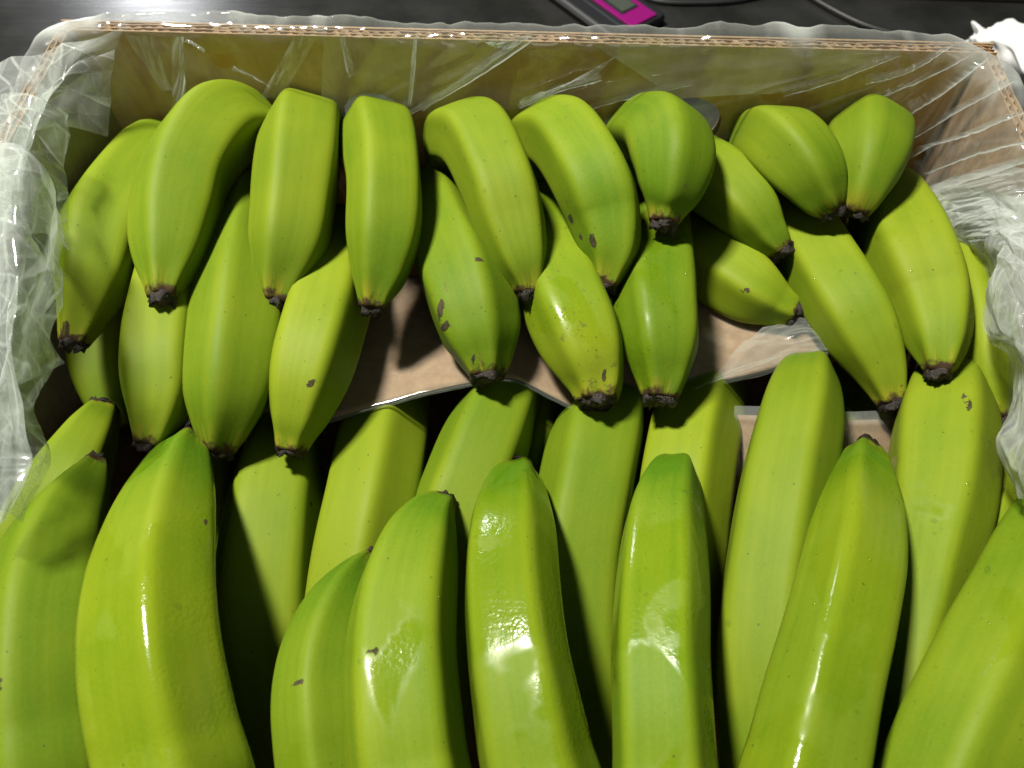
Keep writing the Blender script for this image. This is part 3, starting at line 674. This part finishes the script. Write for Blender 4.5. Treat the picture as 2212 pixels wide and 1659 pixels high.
# a doubled, hazier layer hangs from the rim at the right of the back wall
vl = inside*(np.clip(facet(ang*.22, rad*2, 31)+.05, 0, 1)*.22*radial*(1-.5*lw)+np.clip(facet(SS*30+Hh*12, Hh*7, 32), 0, 1)*.16*(.35+.65*lw))
film_part('film_sheet', Gl, liner, .055, veil=.07*outside+.45*outside*np.clip((-Hh-.018)/.01, 0, 1)+.02*top+top*np.clip(facet(SS*40, Hh*30, 41)+facet(SS*130, Hh*60, 42)*.6, 0, 1)*.55+vl, hole=hole)  # veil along the rim top paints whitish glints
def ribbon(pts, w0, w1, off, veil, n=60, seed=0, name='film_fold'):
    """a folded-over pleat of film, two of them whitened as painted glints, along the back (or right) wall: pts are sight points brought onto the wall"""
    A = []
    for p in pts:
        q = wallpx(p[0], p[1], off); a, h = sh(q)
        if a > LX-.012:                                                  # past the corner: on the right wall
            d = ray(p[0], p[1]); t = ((B(LX-off, 0, 0)-CAM)@EX)/(d@EX); q = CAM+d*t
        A.append(q)
    X = crom(np.array(A), n) if len(A) > 2 else np.linspace(A[0], A[1], n)
    Tt = np.gradient(X, axis=0); Tt /= np.linalg.norm(Tt, axis=1)[:, None]
    nr = EY if sh(X[n//2])[0] < LX-.012 else -EX
    sd = np.cross(Tt, nr); sd /= np.linalg.norm(sd, axis=1)[:, None]
    tt = np.linspace(0, 1, n); wd = (w0+(w1-w0)*tt)*(1+.22*(vnoise(tt*6, tt*0+seed, seed)-.5))
    cols = np.linspace(-.5, .5, 9)
    rise = np.array([0, .0006, .0010, .0012, .0011, .0009, .0006, .0003, .0001])
    G = X[:, None]+sd[:, None]*(cols[None, :, None]*wd[:, None, None])+nr*(rise[None, :, None]*(1+.8*vnoise(tt*25, tt*0, seed+2))[:, None, None])
    G = G+nr*(.0008*facet(tt*22, tt*0, seed)[:, None, None])
    v = np.full((n, 9), veil)*np.array([1.5, 1.25, 1., .85, .7, .5, .35, .18, 0.])[None]*(np.clip(np.minimum(tt, 1-tt)/.12, 0, 1)**.7)[:, None]*(.6+.8*vnoise(tt*7, tt*0, seed+9))[:, None]
    return film_part(name, G, liner, .03, v)
PX = 1/4000.0
for k_, (pts, w0, w1, v) in enumerate([
    ([(1152,72),(1040,150),(930,220)], 30, 16, .16), ([(930,220),(760,300),(690,335)], 14, 10, .10),
    ([(2060,92),(1960,150),(1870,172)], 10, 26, .24), ([(2105,112),(1990,170),(1900,205),(1850,225)], 8, 14, .20),
    ([(2128,118),(2020,200),(1960,235)], 30, 40, .26), ([(1960,235),(1880,285)], 26, 10, .16),
    ([(1945,112),(1800,168),(1690,200)], 20, 26, .16), ([(1460,212),(1380,240),(1280,275)], 40, 24, .40),  # last ribbon here: strong white veil painted as a glint
    ([(1300,165),(1210,190),(1120,228)], 24, 14, .42), ([(1500,175),(1330,215),(1180,262),(1100,325)], 18, 12, .08),  # first ribbon here also has its glint painted by the veil
    ([(2195,165),(2060,240),(1950,305),(1900,335)], 24, 20, .22), ([(2215,235),(2080,290),(1990,320),(1900,372)], 24, 26, .20),
    ([(2230,300),(2110,330),(1990,375)], 12, 10, .12), ([(2260,330),(2120,372),(1980,420)], 40, 60, .20),
    ([(898,70),(893,160),(884,225)], 5, 7, .14), ([(400,85),(420,95),(442,110)], 6, 8, .22)]):
    ribbon(pts, w0*PX, w1*PX, .0135+.0012*(k_ % 4), v, seed=k_)
def flap(quad, veil, off, seed):
    """a flat doubled patch of film, one whitened as a painted glint, against the back wall, sharp along its last edge, thinning toward its first"""
    q = [wallpx(x, y, off) for x, y in quad]
    u = np.linspace(0, 1, 40)[:, None, None]; v = np.linspace(0, 1, 24)[None, :, None]
    G = (q[0]*(1-u)+q[1]*u)*(1-v)+(q[3]*(1-u)+q[2]*u)*v
    f = facet(u[..., 0]*7+0*v[..., 0], v[..., 0]*3+0*u[..., 0], seed)
    G = G+EY*(.0022*f)[..., None]
    vl = veil*(.15+.85*v[..., 0]**1.4)*(.7+.9*np.clip(f+.2, 0, 1))
    film_part('film_fold', G, liner, .02, vl)
for k_, (qd, v) in enumerate([([(372,80),(372,245),(402,245),(396,80)], .30), ([(742,66),(770,160),(752,172),(732,70)], .34),
    ([(700,72),(1140,76),(930,222),(690,300)], .07), ([(1250,76),(1960,104),(1685,200),(1462,214)], .20), ([(1120,80),(900,235),(915,238),(1152,76)], .26),
    ([(1020,74),(1150,76),(1100,108),(1060,100)], .40), ([(268,76),(330,76),(372,195),(350,195)], .12), ([(690,72),(610,210),(560,215),(640,72)], .09), ([(500,150),(560,170),(590,190),(505,142)], .2),  # first flap here is a glint at the rim, painted white
    ([(900,80),(892,230),(880,230),(893,80)], .16), ([(1330,120),(1130,240),(1120,215),(1290,160)], .30)]):
    flap(qd, v, .0150+.0008*k_, k_+60)
# crumpled bunches of film pulled in over the bananas at the left and the right
def bunch(rows, n, m, amp, lam, seed, haze, stretch=(1, 1), name='film_bunch', octs=4):
    G = patch(rows, n, m); G, h = crumple(G, amp, lam, seed, stretch=stretch, octs=octs)
    lap = np.abs(np.gradient(np.gradient(h, axis=0), axis=0)+np.gradient(np.gradient(h, axis=1), axis=1))
    ui, vi = np.arange(n)[:, None]+0*h, np.arange(m)[None, :]+0*h
    veil = .24*np.clip(lap/np.percentile(lap, 97), 0, 1)+.30*np.clip(facet(ui*.035+vi*.02, vi*.05, seed+50), 0, 1)  # creases whitened in the veil, standing in for streak highlights
    return film_part(name, G, liner, haze, veil)
LA = [[(-90,120,.235),(60,80,.250),(140,58,.256),(262,55,.252)], [(-90,180,.235),(60,130,.256),(160,110,.256),(268,120,.240)], [(-90,250,.238),(50,190,.258),(160,180,.250),(262,172,.230)], [(-90,330,.240),(40,260,.256),(160,240,.240),(273,232,.220)], [(-90,430,.240),(40,340,.250),(150,290,.232),(269,302,.208)]]
LB = [[(-90,200,.255),(30,188,.266),(95,205,.264),(140,250,.248)], [(-90,280,.255),(30,260,.269),(95,270,.264),(150,318,.243)], [(-90,370,.255),(30,350,.269),(95,350,.259),(158,392,.238)], [(-90,460,.255),(30,430,.266),(90,430,.254),(137,472,.235)], [(-90,560,.250),(30,520,.260),(80,505,.252),(108,530,.234)]]
LC = [[(-90,330,.262),(15,322,.274),(60,345,.268),(92,405,.254)], [(-90,480,.264),(20,470,.277),(80,475,.268),(122,515,.246)], [(-90,620,.264),(20,620,.277),(90,620,.266),(146,606,.242)], [(-90,720,.262),(15,720,.272),(80,715,.260),(128,690,.240)], [(-90,830,.258),(10,830,.268),(85,810,.256),(160,768,.240)], [(-90,950,.255),(0,935,.265),(60,920,.254),(130,880,.238)], [(-90,1050,.250),(-5,1035,.260),(45,1015,.250),(112,1000,.236)], [(-90,1150,.245),(-25,1125,.252),(5,1105,.246),(32,1122,.236)]]
bunch(LA, 130, 120, .026, .12, 3, .13, (1, .7))
bunch(LB, 130, 110, .024, .11, 6, .10, (1, .7))
bunch(LC, 240, 110, .024, .10, 9, .13)
LD = [[(x-14, y+10, z-.012) for x, y, z in r] for r in LC[:5]]
bunch(LD, 130, 90, .016, .08, 12, .09)
RB = [[(2010,405,.190),(2100,400,.215),(2180,420,.238),(2300,430,.255)], [(2075,490,.200),(2140,485,.224),(2200,495,.242),(2300,505,.258)], [(2138,560,.208),(2170,560,.234),(2215,560,.248),(2300,570,.260)], [(2124,640,.212),(2165,640,.238),(2215,640,.250),(2300,650,.262)], [(2120,722,.212),(2165,730,.236),(2215,730,.250),(2300,740,.262)], [(2172,770,.215),(2190,800,.236),(2225,810,.250),(2300,820,.260)], [(2176,885,.215),(2195,890,.236),(2225,900,.248),(2300,910,.258)], [(2165,960,.205),(2195,970,.230),(2225,980,.242),(2300,1000,.252)], [(2212,1050,.205),(2230,1060,.225),(2255,1070,.235),(2300,1080,.245)]]
bunch(RB, 220, 110, .017, .080, 15, .17)
RC = [[(x+8, y+12, z-.010) for x, y, z in r] for r in RB]
bunch(RC, 160, 80, .014, .07, 18, .10)
RD = [[(1955,425,.170),(2040,385,.195),(2130,372,.220),(2260,330,.240)], [(1990,445,.176),(2060,425,.198),(2150,405,.224),(2260,390,.240)], [(2040,475,.186),(2090,470,.205),(2160,455,.226),(2260,440,.244)], [(2100,530,.196),(2130,520,.212),(2180,510,.230),(2260,500,.246)]]
bunch(RD, 120, 120, .007, .030, 21, .20, (2.2, .45))

# ------------------------------------------------------------------ things on the table behind the box
def tablept(x, y, z=0.0): return P(x, y, z)
c0 = tablept(1288, -23, .014)
dv = empty('display_gadget', (c0[0], c0[1], 0)); tag(dv, 'magenta and black gadget with a grey display, on the dark table behind the box', 'gadget')
def rot(o, a): o.rotation_euler = (0, 0, a)
Rz = Matrix.Rotation(math.radians(38), 4, 'Z') @ Matrix.Scale(.66, 4)
def devpart(name, lo, hi, mat, bevel=.0, parent=dv):
    bm = bmesh.new(); box_bm(bm, lo, hi, Rz); return bm_obj(name, bm, mat, parent, bevel=bevel)
M_BLK = plain('black_plastic', (.008, .009, .011), .5); M_MAG = plain('magenta_plastic', (.20, .004, .125), .35)
devpart('body', (-.060, -.115, .001), (.046, .115, .020), M_BLK, .004)
devpart('rail', (-.0625, -.113, .012), (-.0575, .113, .0215), plain('grey_plastic', (.10, .10, .11), .4), .001)
devpart('rail', (-.036, -.112, .019), (-.032, .112, .0222), plain('grey_plastic', (.03, .035, .045), .4), .001)
devpart('face_plate', (-.024, -.110, .0195), (.030, .112, .0235), M_MAG, .0015)
devpart('window_frame', (-.015, -.078, .0232), (.020, -.030, .0248), M_BLK, .0006)
devpart('display', (-.011, -.074, .0249), (.017, -.036, .0254), plain('grey_lcd', (.055, .065, .055), .2))
devpart('sticker', (-.018, .006, .0236), (.008, .022, .0241), plain('white_sticker', (.7, .7, .68), .5))
def cable(label, pts, r):
    X = crom(np.array([tablept(x, y, r) if True else 0 for x, y in pts]), 60)
    Tt = np.gradient(X, axis=0); Tt /= np.linalg.norm(Tt, axis=1)[:, None]
    sd = np.cross(Tt, EZ); sd /= np.linalg.norm(sd, axis=1)[:, None]
    a = np.linspace(0, 2*math.pi, 10, endpoint=False)
    G = X[:, None]+(sd[:, None]*np.cos(a)[None, :, None]+EZ*np.sin(a)[None, :, None])*r
    o = grid_mesh('cable', G, M_BLK, None, True, wrap=True, origin=X[30]); tag(o, label, 'cable', 'black cables on the table')
cable('black cable running down from the top edge behind the right half of the box rim', [(1690,-60),(1740,-15),(1800,22),(1870,55),(1960,80)], .0035)
cable('black cable lying flat beside the magenta gadget, nearly level', [(1370,-20),(1420,2),(1500,6),(1600,0),(1720,-30)], .003)
# a rail along the back of the table
q0, q1 = tablept(1750, -8), tablept(2330, 12)
bm = bmesh.new(); L = np.linalg.norm(q1-q0); an = math.atan2(q1[1]-q0[1], q1[0]-q0[0])
box_bm(bm, (-.4, -.0, .001), (L+.5, .02, .008), Matrix.Translation(Vector(q0)) @ Matrix.Rotation(an, 4, 'Z')); r = bm_obj('metal_strip', bm, plain('dark_metal', (.05, .05, .05), .4, .6), bevel=.001)
tag(r, 'thin dark metal strip lying along the table at the top right', 'metal strip')
# crumpled white cloth beside the right corner
rows = [[(2105,60,.0),(2160,50,.03),(2230,45,.045),(2330,40,.03),(2420,40,0)], [(2100,95,.03),(2150,75,.085),(2220,68,.10),(2330,65,.09),(2430,70,.02)], [(2105,140,.02),(2165,120,.10),(2230,110,.115),(2330,110,.10),(2430,120,.03)], [(2120,200,.02),(2185,180,.09),(2240,175,.10),(2330,180,.09),(2430,190,.03)], [(2150,250,.0),(2205,235,.03),(2260,230,.04),(2330,235,.03),(2430,240,0)]]
Gc = patch(rows, 90, 110); Gc, _ = crumple(Gc, .018, .06, 4, octs=4)
for _ in range(3): Gc[1:-1, 1:-1] = (Gc[:-2, 1:-1]+Gc[2:, 1:-1]+Gc[1:-1, :-2]+Gc[1:-1, 2:])/4
Gc[..., 2] = np.maximum(Gc[..., 2], .001)
m, nt, bs, out = new_mat('white_cloth'); k = NT(nt); bs.inputs['Roughness'].default_value = .9
k.link(k.mix(k.noise(k.n('ShaderNodeTexCoord').outputs['Object'], 30.0, 3), (.86, .87, .88, 1), (.78, .79, .80, 1)), bs.inputs['Base Color'])
c = grid_mesh('white_cloth', Gc, m, None, True, origin=Gc[45, 55]); tag(c, 'crumpled white cloth on the table beside the right back corner of the box', 'cloth')
